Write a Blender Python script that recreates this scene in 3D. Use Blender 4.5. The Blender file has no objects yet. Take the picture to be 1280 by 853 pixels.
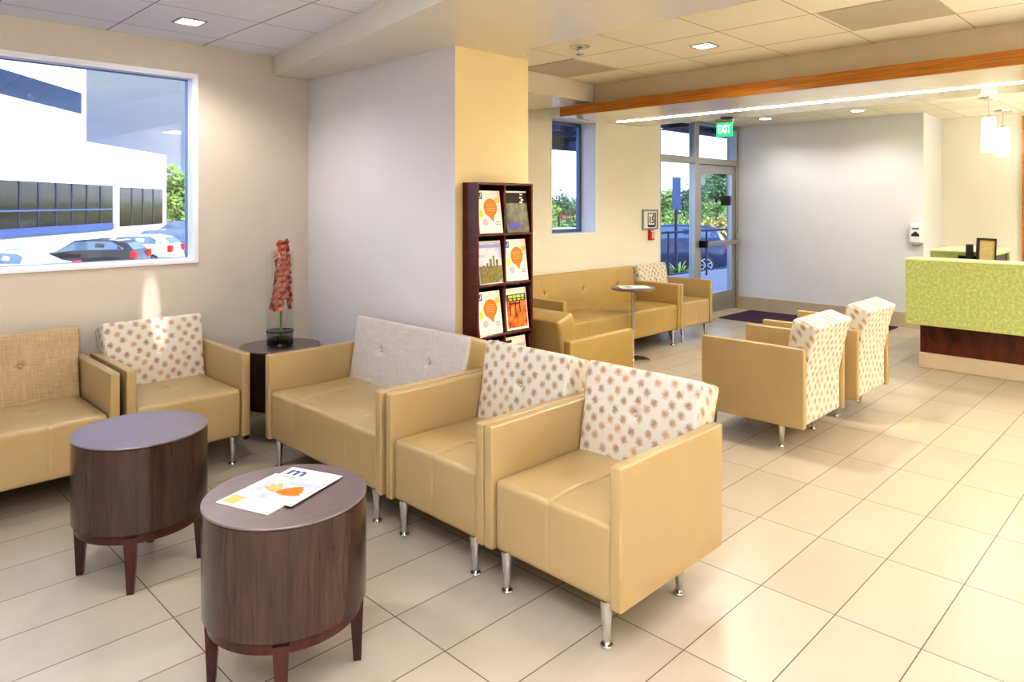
import bpy, bmesh, math, random
from mathutils import Vector, Matrix
R = math.radians
PI = math.pi
random.seed(7)
sc = bpy.context.scene
COL = sc.collection

# ------------------------------------------------------------------ materials
def srgb(r, g, b):
    f = lambda c: (c/255/12.92) if c/255 <= .04045 else ((c/255+.055)/1.055)**2.4
    return (f(r), f(g), f(b), 1)

def new_mat(name):
    m = bpy.data.materials.new(name); m.use_nodes = True
    nt = m.node_tree
    b = nt.nodes['Principled BSDF']
    return m, nt, b

def N(nt, t, **kw):
    n = nt.nodes.new(t)
    for k, v in kw.items():
        if k in n.inputs.keys(): n.inputs[k].default_value = v
        else: setattr(n, k, v)
    return n

def plain(name, col, rough=.5, metal=0, noise=0.0, scale=8, bump=0.0, bscale=60, emit=None, estr=0, coat=0, spec=None, stretch=None):
    m, nt, b = new_mat(name)
    b.inputs['Base Color'].default_value = col
    b.inputs['Roughness'].default_value = rough
    b.inputs['Metallic'].default_value = metal
    b.inputs['Coat Weight'].default_value = coat
    if spec is not None: b.inputs['Specular IOR Level'].default_value = spec
    L = nt.links
    tc = N(nt, 'ShaderNodeTexCoord')
    mp = N(nt, 'ShaderNodeMapping'); L.new(tc.outputs['Object'], mp.inputs['Vector'])
    if stretch: mp.inputs['Scale'].default_value = stretch
    if noise > 0:
        n = N(nt, 'ShaderNodeTexNoise', Scale=scale, Detail=5)
        L.new(mp.outputs[0], n.inputs['Vector'])
        r = N(nt, 'ShaderNodeMapRange'); r.inputs['From Min'].default_value = .3; r.inputs['From Max'].default_value = .7
        r.inputs['To Min'].default_value = 1-noise; r.inputs['To Max'].default_value = 1+noise
        L.new(n.outputs[0], r.inputs['Value'])
        mx = N(nt, 'ShaderNodeMix', data_type='RGBA', blend_type='MULTIPLY'); mx.inputs[0].default_value = 1
        mx.inputs[6].default_value = col
        L.new(r.outputs[0], mx.inputs[7]); L.new(mx.outputs[2], b.inputs['Base Color'])
    if bump > 0:
        n2 = N(nt, 'ShaderNodeTexNoise', Scale=bscale, Detail=3)
        L.new(mp.outputs[0], n2.inputs['Vector'])
        bp = N(nt, 'ShaderNodeBump', Strength=bump, Distance=.01)
        L.new(n2.outputs[0], bp.inputs['Height']); L.new(bp.outputs[0], b.inputs['Normal'])
    if emit:
        b.inputs['Emission Color'].default_value = emit
        b.inputs['Emission Strength'].default_value = estr
    return m

def math_n(nt, op, a, b=None, c=None):
    n = nt.nodes.new('ShaderNodeMath'); n.operation = op
    for i, v in enumerate((a, b, c)):
        if v is None: continue
        if isinstance(v, (int, float)): n.inputs[i].default_value = v
        else: nt.links.new(v, n.inputs[i])
    return n.outputs[0]

def grid_mat(name, ox, oy, px, py, gw, c1, c2, grout, rough, coat=0, streak=None, axis2='Y', spec=.5, bump=.35, noise_amt=.5, gwy=None):
    """rectangular tiles of px by py with thin joints; random tint per tile and fine streaks"""
    m, nt, b = new_mat(name); L = nt.links
    tc = N(nt, 'ShaderNodeTexCoord'); sp = N(nt, 'ShaderNodeSeparateXYZ'); L.new(tc.outputs['Object'], sp.inputs[0])
    def cell(o, off, p, gw):
        t = math_n(nt, 'DIVIDE', math_n(nt, 'SUBTRACT', o, off), p)
        fl = math_n(nt, 'FLOOR', t); fr = math_n(nt, 'SUBTRACT', t, fl)
        d = math_n(nt, 'MULTIPLY', math_n(nt, 'MINIMUM', fr, math_n(nt, 'SUBTRACT', 1.0, fr)), p)
        return fl, math_n(nt, 'LESS_THAN', d, gw)
    fx, gx = cell(sp.outputs['X'], ox, px, gw)
    fy, gy = cell(sp.outputs[axis2], oy, py, gwy or gw)
    g = math_n(nt, 'MAXIMUM', gx, gy)
    cb = N(nt, 'ShaderNodeCombineXYZ'); L.new(fx, cb.inputs[0]); L.new(fy, cb.inputs[1])
    wn = N(nt, 'ShaderNodeTexWhiteNoise'); wn.noise_dimensions = '3D'; L.new(cb.outputs[0], wn.inputs['Vector'])
    mp = N(nt, 'ShaderNodeMapping'); L.new(tc.outputs['Object'], mp.inputs['Vector'])
    mp.inputs['Scale'].default_value = streak or (6, 6, 6)
    ns = N(nt, 'ShaderNodeTexNoise', Scale=1, Detail=6, Roughness=.65); L.new(mp.outputs[0], ns.inputs['Vector'])
    t = math_n(nt, 'ADD', math_n(nt, 'MULTIPLY', wn.outputs['Value'], 1-noise_amt), math_n(nt, 'MULTIPLY', ns.outputs[0], noise_amt))
    mx = N(nt, 'ShaderNodeMix', data_type='RGBA'); L.new(t, mx.inputs[0]); mx.inputs[6].default_value = c1; mx.inputs[7].default_value = c2
    mg = N(nt, 'ShaderNodeMix', data_type='RGBA'); L.new(g, mg.inputs[0]); L.new(mx.outputs[2], mg.inputs[6]); mg.inputs[7].default_value = grout
    L.new(mg.outputs[2], b.inputs['Base Color'])
    b.inputs['Roughness'].default_value = rough
    b.inputs['Specular IOR Level'].default_value = spec
    b.inputs['Coat Weight'].default_value = coat; b.inputs['Coat Roughness'].default_value = .15
    bp = N(nt, 'ShaderNodeBump', Strength=bump, Distance=.002)
    L.new(math_n(nt, 'SUBTRACT', math_n(nt, 'MULTIPLY', ns.outputs[0], .15), g), bp.inputs['Height'])
    L.new(bp.outputs[0], b.inputs['Normal'])
    return m

def wood_mat(name, c1, c2, stretch, rough=.35, coat=.3, scale=1):
    m, nt, b = new_mat(name); L = nt.links
    tc = N(nt, 'ShaderNodeTexCoord'); mp = N(nt, 'ShaderNodeMapping'); mp.inputs['Scale'].default_value = stretch
    L.new(tc.outputs['Object'], mp.inputs['Vector'])
    n = N(nt, 'ShaderNodeTexNoise', Scale=scale, Detail=8, Roughness=.65, Distortion=.4); L.new(mp.outputs[0], n.inputs['Vector'])
    cr = N(nt, 'ShaderNodeValToRGB'); cr.color_ramp.elements[0].position = .32; cr.color_ramp.elements[1].position = .68
    cr.color_ramp.elements[0].color = c1; cr.color_ramp.elements[1].color = c2
    L.new(n.outputs[0], cr.inputs[0]); L.new(cr.outputs[0], b.inputs['Base Color'])
    b.inputs['Roughness'].default_value = rough; b.inputs['Coat Weight'].default_value = coat; b.inputs['Coat Roughness'].default_value = .22
    return m

def fabric_spots(name):
    """cream upholstery with staggered rows of brown and ochre blossoms"""
    m, nt, b = new_mat(name); L = nt.links
    tc = N(nt, 'ShaderNodeTexCoord'); sp = N(nt, 'ShaderNodeSeparateXYZ'); L.new(tc.outputs['Object'], sp.inputs[0])
    sn = N(nt, 'ShaderNodeSeparateXYZ'); L.new(tc.outputs['Normal'], sn.inputs[0])
    side = math_n(nt, 'GREATER_THAN', math_n(nt, 'ABSOLUTE', sn.outputs['X']), .72)
    ux = math_n(nt, 'ADD', math_n(nt, 'MULTIPLY', sp.outputs['X'], math_n(nt, 'SUBTRACT', 1.0, side)), math_n(nt, 'MULTIPLY', sp.outputs['Y'], side))
    cb = N(nt, 'ShaderNodeCombineXYZ'); L.new(ux, cb.inputs[0])
    L.new(math_n(nt, 'ADD', sp.outputs['Z'], math_n(nt, 'MULTIPLY', sp.outputs['Y'], .6)), cb.inputs[1])
    rt = N(nt, 'ShaderNodeMapping'); L.new(cb.outputs[0], rt.inputs['Vector']); rt.inputs['Rotation'].default_value = (0, 0, R(38)); rt.inputs['Scale'].default_value = (1.05, .92, 1)
    v = N(nt, 'ShaderNodeTexVoronoi', Scale=16.5, Randomness=.32); v.voronoi_dimensions = '2D'; L.new(rt.outputs[0], v.inputs['Vector'])
    n = N(nt, 'ShaderNodeTexNoise', Scale=95, Detail=3); L.new(cb.outputs[0], n.inputs['Vector'])
    d = math_n(nt, 'ADD', v.outputs['Distance'], math_n(nt, 'MULTIPLY', math_n(nt, 'SUBTRACT', n.outputs[0], .5), .55))
    r = N(nt, 'ShaderNodeMapRange'); r.inputs['From Min'].default_value = .13; r.inputs['From Max'].default_value = .40
    r.inputs['To Min'].default_value = .8; r.inputs['To Max'].default_value = 0; L.new(d, r.inputs['Value'])
    cr = N(nt, 'ShaderNodeValToRGB'); e = cr.color_ramp.elements
    e[0].color = srgb(150, 114, 86); e[1].color = srgb(186, 144, 92); e[0].position = .3; e[1].position = .8
    L.new(v.outputs['Color'], cr.inputs[0])
    mx = N(nt, 'ShaderNodeMix', data_type='RGBA'); L.new(r.outputs[0], mx.inputs[0]); mx.inputs[6].default_value = srgb(212, 206, 194); L.new(cr.outputs[0], mx.inputs[7])
    L.new(mx.outputs[2], b.inputs['Base Color']); b.inputs['Roughness'].default_value = .7
    b.inputs['Sheen Weight'].default_value = .2
    w = N(nt, 'ShaderNodeTexNoise', Scale=400, Detail=1); L.new(tc.outputs['Object'], w.inputs['Vector'])
    bp = N(nt, 'ShaderNodeBump', Strength=.15, Distance=.002); L.new(w.outputs[0], bp.inputs['Height']); L.new(bp.outputs[0], b.inputs['Normal'])
    return m

def woven(name, c1, c2):
    m, nt, b = new_mat(name); L = nt.links
    tc = N(nt, 'ShaderNodeTexCoord')
    outs = []
    for s in ((260, 30, 12), (12, 30, 260)):
        mp = N(nt, 'ShaderNodeMapping'); mp.inputs['Scale'].default_value = s; L.new(tc.outputs['Object'], mp.inputs['Vector'])
        n = N(nt, 'ShaderNodeTexNoise', Scale=1, Detail=2); L.new(mp.outputs[0], n.inputs['Vector']); outs.append(n.outputs[0])
    t = math_n(nt, 'MULTIPLY', math_n(nt, 'ADD', outs[0], outs[1]), .5)
    cr = N(nt, 'ShaderNodeValToRGB'); e = cr.color_ramp.elements; e[0].position = .35; e[1].position = .65; e[0].color = c1; e[1].color = c2
    L.new(t, cr.inputs[0]); L.new(cr.outputs[0], b.inputs['Base Color']); b.inputs['Roughness'].default_value = .65
    return m

def glass_mat(name, tint=(.85, .91, 1, 1), refl=.07):
    m = bpy.data.materials.new(name); m.use_nodes = True; nt = m.node_tree; nt.nodes.clear()
    o = N(nt, 'ShaderNodeOutputMaterial'); t = N(nt, 'ShaderNodeBsdfTransparent', Color=tint); g = N(nt, 'ShaderNodeBsdfGlossy', Roughness=.01)
    mx = N(nt, 'ShaderNodeMixShader'); mx.inputs[0].default_value = refl
    nt.links.new(t.outputs[0], mx.inputs[1]); nt.links.new(g.outputs[0], mx.inputs[2]); nt.links.new(mx.outputs[0], o.inputs[0])
    return m

def picture_mat(name, cols, scale=9, stretch=(1, 1, 1), rough=.25):
    m, nt, b = new_mat(name); L = nt.links
    tc = N(nt, 'ShaderNodeTexCoord'); mp = N(nt, 'ShaderNodeMapping'); mp.inputs['Scale'].default_value = stretch; L.new(tc.outputs['Object'], mp.inputs['Vector'])
    n = N(nt, 'ShaderNodeTexNoise', Scale=scale, Detail=5, Roughness=.7); L.new(mp.outputs[0], n.inputs['Vector'])
    cr = N(nt, 'ShaderNodeValToRGB'); e = cr.color_ramp.elements
    for i, c in enumerate(cols):
        p = .3+.4*i/(len(cols)-1)
        if i < 2: e[i].position = p; e[i].color = c
        else: x = e.new(p); x.color = c
    L.new(n.outputs[0], cr.inputs[0]); L.new(cr.outputs[0], b.inputs['Base Color']); b.inputs['Roughness'].default_value = rough
    return m

M = {}
M['leather'] = plain('tan_leather', srgb(180, 158, 118), .28, bump=.08, bscale=260, noise=.03, scale=3, spec=.5)
M['leather2'] = plain('ochre_leather', srgb(174, 149, 98), .34, bump=.08, bscale=260, noise=.03, scale=3, spec=.5)
M['spots'] = fabric_spots('blossom_fabric')
M['linen'] = woven('beige_weave', srgb(184, 175, 168), srgb(208, 200, 194))
M['linen_tan'] = woven('tan_weave', srgb(164, 140, 108), srgb(190, 168, 136))
M['chrome'] = plain('brushed_chrome', srgb(215, 215, 215), .18, 1)
M['drum'] = wood_mat('walnut_veneer', srgb(54, 38, 32), srgb(82, 60, 50), (22, 22, 1.6), .22, .6, 3)
M['drum_top'] = wood_mat('walnut_top', srgb(80, 60, 64), srgb(102, 80, 80), (2.2, 30, 2), .30, .8, 1.5)
_b = M['drum_top'].node_tree.nodes['Principled BSDF']; _b.inputs['Coat Weight'].default_value = 1; _b.inputs['Coat IOR'].default_value = 1.9; _b.inputs['Coat Roughness'].default_value = .42; _b.inputs['Specular IOR Level'].default_value = .9; _b.inputs['Roughness'].default_value = .4
M['drum_leg'] = wood_mat('dark_wood_leg', srgb(52, 22, 16), srgb(84, 38, 26), (8, 8, 1), .3, .4, 3)
M['rack'] = wood_mat('mahogany', srgb(62, 14, 10), srgb(98, 30, 20), (3, 3, 14), .3, .5, 2)
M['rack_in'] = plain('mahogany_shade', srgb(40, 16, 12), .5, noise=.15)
M['floor'] = grid_mat('floor_tile', 1.017, .153, .606, .30, .0022, srgb(176, 165, 150), srgb(193, 183, 167), srgb(104, 90, 75), .30, 0, (3, 26, 8), spec=.35, bump=.12)
M['wall_warm'] = plain('cream_paint', srgb(232, 227, 214), .6, noise=.01, scale=3)
M['wall_grey'] = plain('stone_paint', srgb(214, 204, 191), .6, noise=.01, scale=3)
M['wall_side'] = plain('pale_grey_paint', srgb(222, 219, 222), .6, noise=.01, scale=3)
M['wall_white'] = plain('cool_white_paint', srgb(222, 222, 226), .6, noise=.01, scale=3)
M['wall_yellow'] = plain('yellow_paint', srgb(228, 210, 164), .6, noise=.01, scale=3)
M['soffit'] = plain('satin_ceiling_paint', srgb(228, 222, 210), .22, noise=.01, spec=.5)
M['soffit_b'] = plain('drywall_paint', srgb(218, 202, 174), .55, noise=.01)
M['cloud'] = plain('gloss_ceiling_panel', srgb(226, 218, 204), .12, spec=.6, noise=.01)
M['ceil_w'] = grid_mat('ceiling_tile_white', .784, .50, .62, .62, .004, srgb(234, 236, 246), srgb(240, 242, 250), srgb(150, 150, 164), .7, 0, (8, 8, 8), gwy=.003)
M['ceil_y'] = grid_mat('ceiling_tile_cream', .59, .50, .62, .62, .0045, srgb(240, 234, 216), srgb(245, 240, 224), srgb(168, 148, 116), .7, 0, (8, 8, 8), gwy=.003)
M['bamboo'] = wood_mat('bamboo_plywood', srgb(150, 92, 26), srgb(206, 146, 62), (14, 1.2, 60), .35, .3, 2)
M['trimw'] = plain('white_trim', srgb(244, 245, 252), .35)
M['sash'] = plain('grey_sash', srgb(120, 128, 148), .35, .6)
M['alu'] = plain('aluminium', srgb(186, 186, 184), .32, .75)
M['alu_d'] = plain('dark_aluminium', srgb(88, 88, 96), .35, .7)
M['glass'] = glass_mat('clear_glass')
M['vase_glass'] = glass_mat('vase_glass', (.975, .98, .98, 1), .06)
M['base_tile'] = plain('baseboard_tile', srgb(200, 184, 160), .4, noise=.04)
M['mat'] = plain('plum_carpet', srgb(78, 56, 78), .95, noise=.25, scale=120, bump=.5, bscale=300)
M['green'] = picture_mat('green_laminate', [srgb(160, 170, 100), srgb(178, 186, 124), srgb(204, 208, 160)], 38, (1, 1, 1), .35)
M['green_edge'] = plain('pale_green_edge', srgb(216, 222, 168), .4)
M['kick'] = wood_mat('red_wood_panel', srgb(58, 18, 8), srgb(112, 48, 24), (3, 8, 2.5), .3, .5, 2)
M['black'] = plain('black_plastic', srgb(24, 24, 28), .35)
M['white'] = plain('white_plastic', srgb(232, 230, 226), .35)
M['grey'] = plain('grey_plastic', srgb(150, 152, 160), .4)
M['tanp'] = plain('tan_panel', srgb(178, 158, 120), .6, noise=.08, scale=40)
M['paper'] = plain('paper', srgb(240, 236, 226), .4)
M['orange'] = plain('orange_ink', srgb(240, 122, 34), .4)
M['orange_l'] = plain('light_orange_ink', srgb(250, 176, 110), .4)
M['yellow'] = plain('yellow_ink', srgb(244, 206, 90), .4)
M['lime'] = plain('lime_ink', srgb(196, 214, 60), .4)
M['pink'] = plain('pink_ink', srgb(222, 176, 190), .4)
M['blue'] = plain('blue_ink', srgb(58, 88, 160), .4)
M['ink'] = plain('dark_ink', srgb(60, 58, 70), .4)
M['red'] = plain('red_enamel', srgb(204, 52, 30), .35)
M['p_night'] = picture_mat('night_picture', [srgb(34, 26, 44), srgb(90, 80, 70), srgb(118, 120, 84), srgb(60, 44, 110)], 7, (1, 1, .8))
M['p_coast'] = picture_mat('coast_picture', [srgb(70, 52, 40), srgb(150, 126, 70), srgb(96, 104, 70), srgb(204, 190, 160)], 22)
M['p_sky'] = picture_mat('sky_picture', [srgb(150, 166, 210), srgb(206, 206, 216), srgb(232, 226, 216)], 6, (1, 1, 4))
M['p_deck'] = picture_mat('deck_picture', [srgb(60, 24, 24), srgb(190, 90, 40), srgb(232, 140, 60), srgb(150, 150, 190)], 16)
M['p_flower'] = picture_mat('pale_picture', [srgb(170, 178, 202), srgb(200, 202, 214), srgb(226, 216, 206)], 10)
M['flower'] = picture_mat('coral_petal', [srgb(110, 44, 30), srgb(178, 88, 62), srgb(222, 154, 122)], 45, (1, 1, 1), .6)
M['stem'] = plain('green_stem', srgb(110, 140, 50), .5, noise=.2, scale=30)
M['pebble'] = plain('black_pebbles', srgb(28, 30, 38), .15, noise=.4, scale=80)
M['lamp'] = plain('lamp_diffuser', (1, .97, .9, 1), .5, emit=(1, .95, .86, 1), estr=14)
M['led'] = plain('led_strip', (1, 1, 1, 1), .5, emit=(1, .93, .78, 1), estr=10)
M['pendant'] = plain('opal_glass', (1, 1, 1, 1), .3, emit=(1, .94, .84, 1), estr=4)
M['fill_panel'] = plain('fill_glow', (1, 1, 1, 1), .5, emit=(1, .96, .9, 1), estr=3)  # unused glow meant for the added fill lamps
M['exit'] = plain('exit_green', srgb(40, 190, 100), .4, emit=srgb(60, 220, 130), estr=.8)
M['exit_l'] = plain('exit_letters', (1, 1, 1, 1), .4, emit=(.9, 1, .92, 1), estr=1.3)
M['vent'] = grid_mat('perforated_vent', 0, 0, .02, .02, .004, srgb(206, 198, 180), srgb(212, 204, 186), srgb(190, 182, 164), .5, 0, (8, 8, 8))
# outdoors
M['ext_white'] = plain('white_render', srgb(236, 234, 230), .8, noise=.01)
M['ext_glass'] = picture_mat('reflecting_glass', [srgb(8, 9, 14), srgb(20, 20, 16), srgb(46, 42, 24), srgb(18, 24, 42)], .8, (1, 1, 1.6), .12)
M['ext_blue'] = picture_mat('blue_glass', [srgb(8, 26, 44), srgb(16, 40, 64), srgb(26, 54, 84)], .6, (1, 1, 3), .15)
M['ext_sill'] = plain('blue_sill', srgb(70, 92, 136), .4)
M['asphalt'] = plain('asphalt', srgb(84, 88, 102), .9, noise=.12, scale=2)
M['concrete'] = plain('porch_concrete', srgb(104, 110, 130), .8, noise=.06, scale=3)
M['leaf'] = plain('leaf_green', srgb(130, 158, 66), .7, noise=.5, scale=.8)
M['leaf_d'] = plain('leaf_dark', srgb(84, 112, 62), .7, noise=.5, scale=.8)
M['leaf_y'] = plain('leaf_yellow', srgb(206, 182, 100), .7, noise=.4, scale=.8)
M['bark'] = plain('bark', srgb(86, 66, 52), .9, noise=.3)
M['hill'] = plain('hill_grass', srgb(112, 122, 66), .9, noise=.35, scale=.1)
M['navy'] = plain('navy_metal', srgb(38, 46, 78), .4, .3)
M['roof_r'] = plain('red_roof', srgb(176, 84, 66), .8, noise=.1)
M['house'] = plain('house_wall', srgb(224, 210, 192), .8)
M['tyre'] = plain('tyre_rubber', srgb(26, 26, 30), .8)
M['hub'] = plain('alloy_wheel', srgb(196, 200, 210), .3, .8)
M['tail'] = plain('tail_light_red', srgb(214, 30, 34), .2)
M['car_glass'] = plain('car_window', srgb(84, 104, 122), .06, spec=.9)
def paint(n, c): return plain(n, c, .22, .25, coat=.8)
M['c_dark'] = paint('dark_grey_paint', srgb(26, 30, 40)); M['c_white'] = paint('white_car_paint', srgb(232, 236, 236))
M['c_silver'] = paint('silver_paint', srgb(112, 118, 136)); M['c_blue'] = paint('steel_blue_paint', srgb(112, 132, 178)); M['c_suv'] = paint('navy_paint', srgb(50, 60, 96))

# ------------------------------------------------------------------ object helpers
def link(o, parent=None):
    COL.objects.link(o)
    if parent: o.parent = parent
    return o

def tag(o, label=None, cat=None, group=None, kind=None):
    if label: o['label'] = label
    if cat: o['category'] = cat
    if group: o['group'] = group
    if kind: o['kind'] = kind
    return o

def thing(name, label, cat, loc=(0, 0, 0), rz=0, group=None):
    o = bpy.data.objects.new(name, None); o.empty_display_size = .1; link(o)
    o.location = loc; o.rotation_euler = (0, 0, rz)
    return tag(o, label, cat, group)

def obj(name, bm, mat, parent=None, smooth=False, loc=None, rot=None):
    me = bpy.data.meshes.new(name)
    bmesh.ops.recalc_face_normals(bm, faces=bm.faces)
    bm.to_mesh(me); bm.free()
    for mm in (mat if isinstance(mat, (list, tuple)) else [mat]): me.materials.append(mm)
    if smooth:
        for p in me.polygons: p.use_smooth = True
        try: me.set_sharp_from_angle(angle=R(40))
        except Exception: pass
    o = bpy.data.objects.new(name, me); link(o, parent)
    if loc: o.location = loc
    if rot: o.rotation_euler = rot
    return o

def struct(name, bm, mat, parent=None, **k):
    o = obj(name, bm, mat, parent, **k)
    if parent is None: o['kind'] = 'structure'
    return o

def box(bm, x0, x1, y0, y1, z0, z1, bevel=0, seg=2, mi=0):
    t = bmesh.new() if bevel else bm
    vs = [t.verts.new(p) for p in ((x0,y0,z0),(x1,y0,z0),(x1,y1,z0),(x0,y1,z0),(x0,y0,z1),(x1,y0,z1),(x1,y1,z1),(x0,y1,z1))]
    fs = [t.faces.new([vs[i] for i in f]) for f in ((0,3,2,1),(4,5,6,7),(0,1,5,4),(1,2,6,5),(2,3,7,6),(3,0,4,7))]
    for f in fs: f.material_index = mi
    if bevel:
        bmesh.ops.bevel(t, geom=list(t.edges), offset=bevel, segments=seg, affect='EDGES', profile=.5)
        merge(bm, t)
    return bm

def merge(bm, t, mtx=None):
    if mtx: bmesh.ops.transform(t, matrix=mtx, verts=t.verts)
    mp = {v: bm.verts.new(v.co) for v in t.verts}
    for f in t.faces:
        try: nf = bm.faces.new([mp[v] for v in f.verts]); nf.material_index = f.material_index; nf.smooth = f.smooth
        except ValueError: pass
    t.free()

def B(*a, **k):
    return box(bmesh.new(), *a, **k)

def lathe(bm, prof, n=32, cx=0, cy=0, cap=True, sx=1, sy=1):
    rings = []
    for r, z in prof:
        rings.append([bm.verts.new((cx+r*sx*math.cos(2*PI*i/n), cy+r*sy*math.sin(2*PI*i/n), z)) for i in range(n)])
    for a, b in zip(rings, rings[1:]):
        for i in range(n): bm.faces.new((a[i], a[(i+1) % n], b[(i+1) % n], b[i]))
    if cap:
        bm.faces.new(list(reversed(rings[0]))); bm.faces.new(rings[-1])
    return bm

def tube(bm, pts, r, n=8):
    pts = [Vector(p) for p in pts]; rs = r if isinstance(r, (list, tuple)) else [r]*len(pts)
    rings = []
    for i, p in enumerate(pts):
        d = (pts[min(i+1, len(pts)-1)]-pts[max(i-1, 0)]).normalized()
        u = d.cross(Vector((0, 0, 1)) if abs(d.z) < .9 else Vector((1, 0, 0))).normalized(); w = d.cross(u)
        rings.append([bm.verts.new(p+rs[i]*(u*math.cos(2*PI*k/n)+w*math.sin(2*PI*k/n))) for k in range(n)])
    for a, b in zip(rings, rings[1:]):
        for k in range(n): bm.faces.new((a[k], a[(k+1) % n], b[(k+1) % n], b[k]))
    bm.faces.new(list(reversed(rings[0]))); bm.faces.new(rings[-1])
    return bm

def poly(bm, pts, z0=None, z1=None):
    """prism over an XY polygon"""
    a = [bm.verts.new((x, y, z0)) for x, y in pts]; b = [bm.verts.new((x, y, z1)) for x, y in pts]
    bm.faces.new(list(reversed(a))); bm.faces.new(b)
    for i in range(len(pts)):
        j = (i+1) % len(pts); bm.faces.new((a[i], a[j], b[j], b[i]))
    return bm

def axis(lo, hi, r, step, extra=()):
    """grid lines along one side of a rounded box: dense in the rounded ends"""
    r = min(r, (hi-lo)/2*.98)
    pts = [lo + r*(1-math.cos(PI/2*k/4)) for k in range(5)]
    a, b = lo+r, hi-r
    n = max(1, round((b-a)/step))
    pts += [a+(b-a)*i/n for i in range(1, n)]
    pts += [hi - r*(1-math.cos(PI/2*k/4)) for k in range(4, -1, -1)]
    pts += [e for e in extra]
    return sorted(set(round(p, 5) for p in pts))

def soft(x0, x1, y0, y1, z0, z1, r, step=.05, fn=None, ex=(), ey=(), ez=()):
    """rounded box of a fine grid, so that it can be pressed and leaned by fn(co)"""
    bm = bmesh.new()
    A = (axis(x0, x1, r, step, ex), axis(y0, y1, r, step, ey), axis(z0, z1, r, step, ez))
    lo = Vector((x0+r, y0+r, z0+r)); hi = Vector((x1-r, y1-r, z1-r))
    V = {}
    def v(i, j, k):
        q = (i, j, k)
        if q not in V:
            p = Vector((A[0][i], A[1][j], A[2][k]))
            c = Vector([min(max(p[n], lo[n]), hi[n]) if lo[n] < hi[n] else (lo[n]+hi[n])/2 for n in range(3)])
            d = p-c
            if d.length > r: d = d*(r/d.length)
            p = c+d
            V[q] = bm.verts.new(fn(p) if fn else p)
        return V[q]
    n = [len(a)-1 for a in A]
    for i in range(n[0]):
        for j in range(n[1]):
            for k in (0, n[2]):
                bm.faces.new([v(i,j,k), v(i+1,j,k), v(i+1,j+1,k), v(i,j+1,k)])
    for i in range(n[0]):
        for k in range(n[2]):
            for j in (0, n[1]):
                bm.faces.new([v(i,j,k), v(i+1,j,k), v(i+1,j,k+1), v(i,j,k+1)])
    for j in range(n[1]):
        for k in range(n[2]):
            for i in (0, n[0]):
                bm.faces.new([v(i,j,k), v(i,j+1,k), v(i,j+1,k+1), v(i,j,k+1)])
    return bm

def copy_tree(o, parent=None):
    c = o.copy(); COL.objects.link(c); c.parent = parent
    for ch in list(o.children): copy_tree(ch, c)
    return c

def text(name, s, size, mat, parent, loc, rot, depth=.001, sx=1):
    cu = bpy.data.curves.new(name, 'FONT'); cu.body = s; cu.size = size; cu.extrude = depth; cu.offset = size*.018
    cu.align_x = 'CENTER'; cu.align_y = 'CENTER'; cu.materials.append(mat)
    tmp = bpy.data.objects.new(name+'_outline', cu); COL.objects.link(tmp)
    bpy.context.view_layer.update()
    me = bpy.data.meshes.new_from_object(tmp.evaluated_get(bpy.context.evaluated_depsgraph_get()))
    bpy.data.objects.remove(tmp); me.name = name
    me.transform(Matrix.Diagonal((sx, 1, 1, 1)))
    o = bpy.data.objects.new(name, me); link(o, parent); o.location = loc; o.rotation_euler = rot
    return o

# ------------------------------------------------------------------ room shell
WY = 5.12           # inner plane of the window wall
CZ = 2.74
XW = 10.0           # inner plane of the white wall
struct('floor', B(-2.2, 12.2, -3.2, WY+.16, -.2, 0), M['floor'])

def wall_with_hole(y0, y1, x0, x1, z1, holes):
    """wall along X with rectangular openings (x0,x1,z0,z1), sorted"""
    bm = bmesh.new(); x = x0
    for hx0, hx1, hz0, hz1 in holes:
        if hx0 > x: box(bm, x, hx0, y0, y1, 0, z1)
        if hz0 > 0: box(bm, hx0, hx1, y0, y1, 0, hz0)
        if hz1 < z1: box(bm, hx0, hx1, y0, y1, hz1, z1)
        x = hx1
    if x < x1: box(bm, x, x1, y0, y1, 0, z1)
    return bm
struct('wall_window', wall_with_hole(WY, WY+.17, -2.2, 2.9, 3.0, [(-1.6, 1.962, 1.20, 2.485)]), M['wall_grey'])
struct('wall_far', wall_with_hole(WY, WY+.25, 2.9, 7.86, 3.0, [(5.74, 6.526, 1.245, 2.54)]), M['wall_warm'])
struct('wall_lintel', B(7.86, XW+.1, WY, WY+.2, 2.76, 3.0), M['wall_warm'])
struct('wall_white', B(XW, XW+.2, 2.63, WY+.2, 0, 3.0), M['wall_white'])
struct('wall_return', B(XW+.2, 11.1, 2.66, 2.8, 0, 3.0), M['wall_white'])
struct('wall_reception', B(10.95, 11.1, -3.0, 2.66, 0, 3.0), M['wall_warm'])
struct('wall_back', B(-2.2, 11.1, -3.2, -3.0, 0, 3.0), M['wall_warm'])
struct('wall_near', B(-2.2, -2.0, -3.0, WY, 0, 3.0), M['wall_warm'])
# corner pier: grey on the seating side, warm yellow on its end
bm = bmesh.new(); box(bm, 2.85, 3.50, 3.33, WY, 0, CZ+.1)
bm.faces.ensure_lookup_table()
pier = struct('wall_pier', bm, [M['wall_side'], M['wall_yellow'], M['wall_warm']])
for p in pier.data.polygons:
    c = p.center
    if abs(c.y-3.33) < .01: p.material_index = 1
    elif abs(c.x-3.50) < .01: p.material_index = 2
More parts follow.
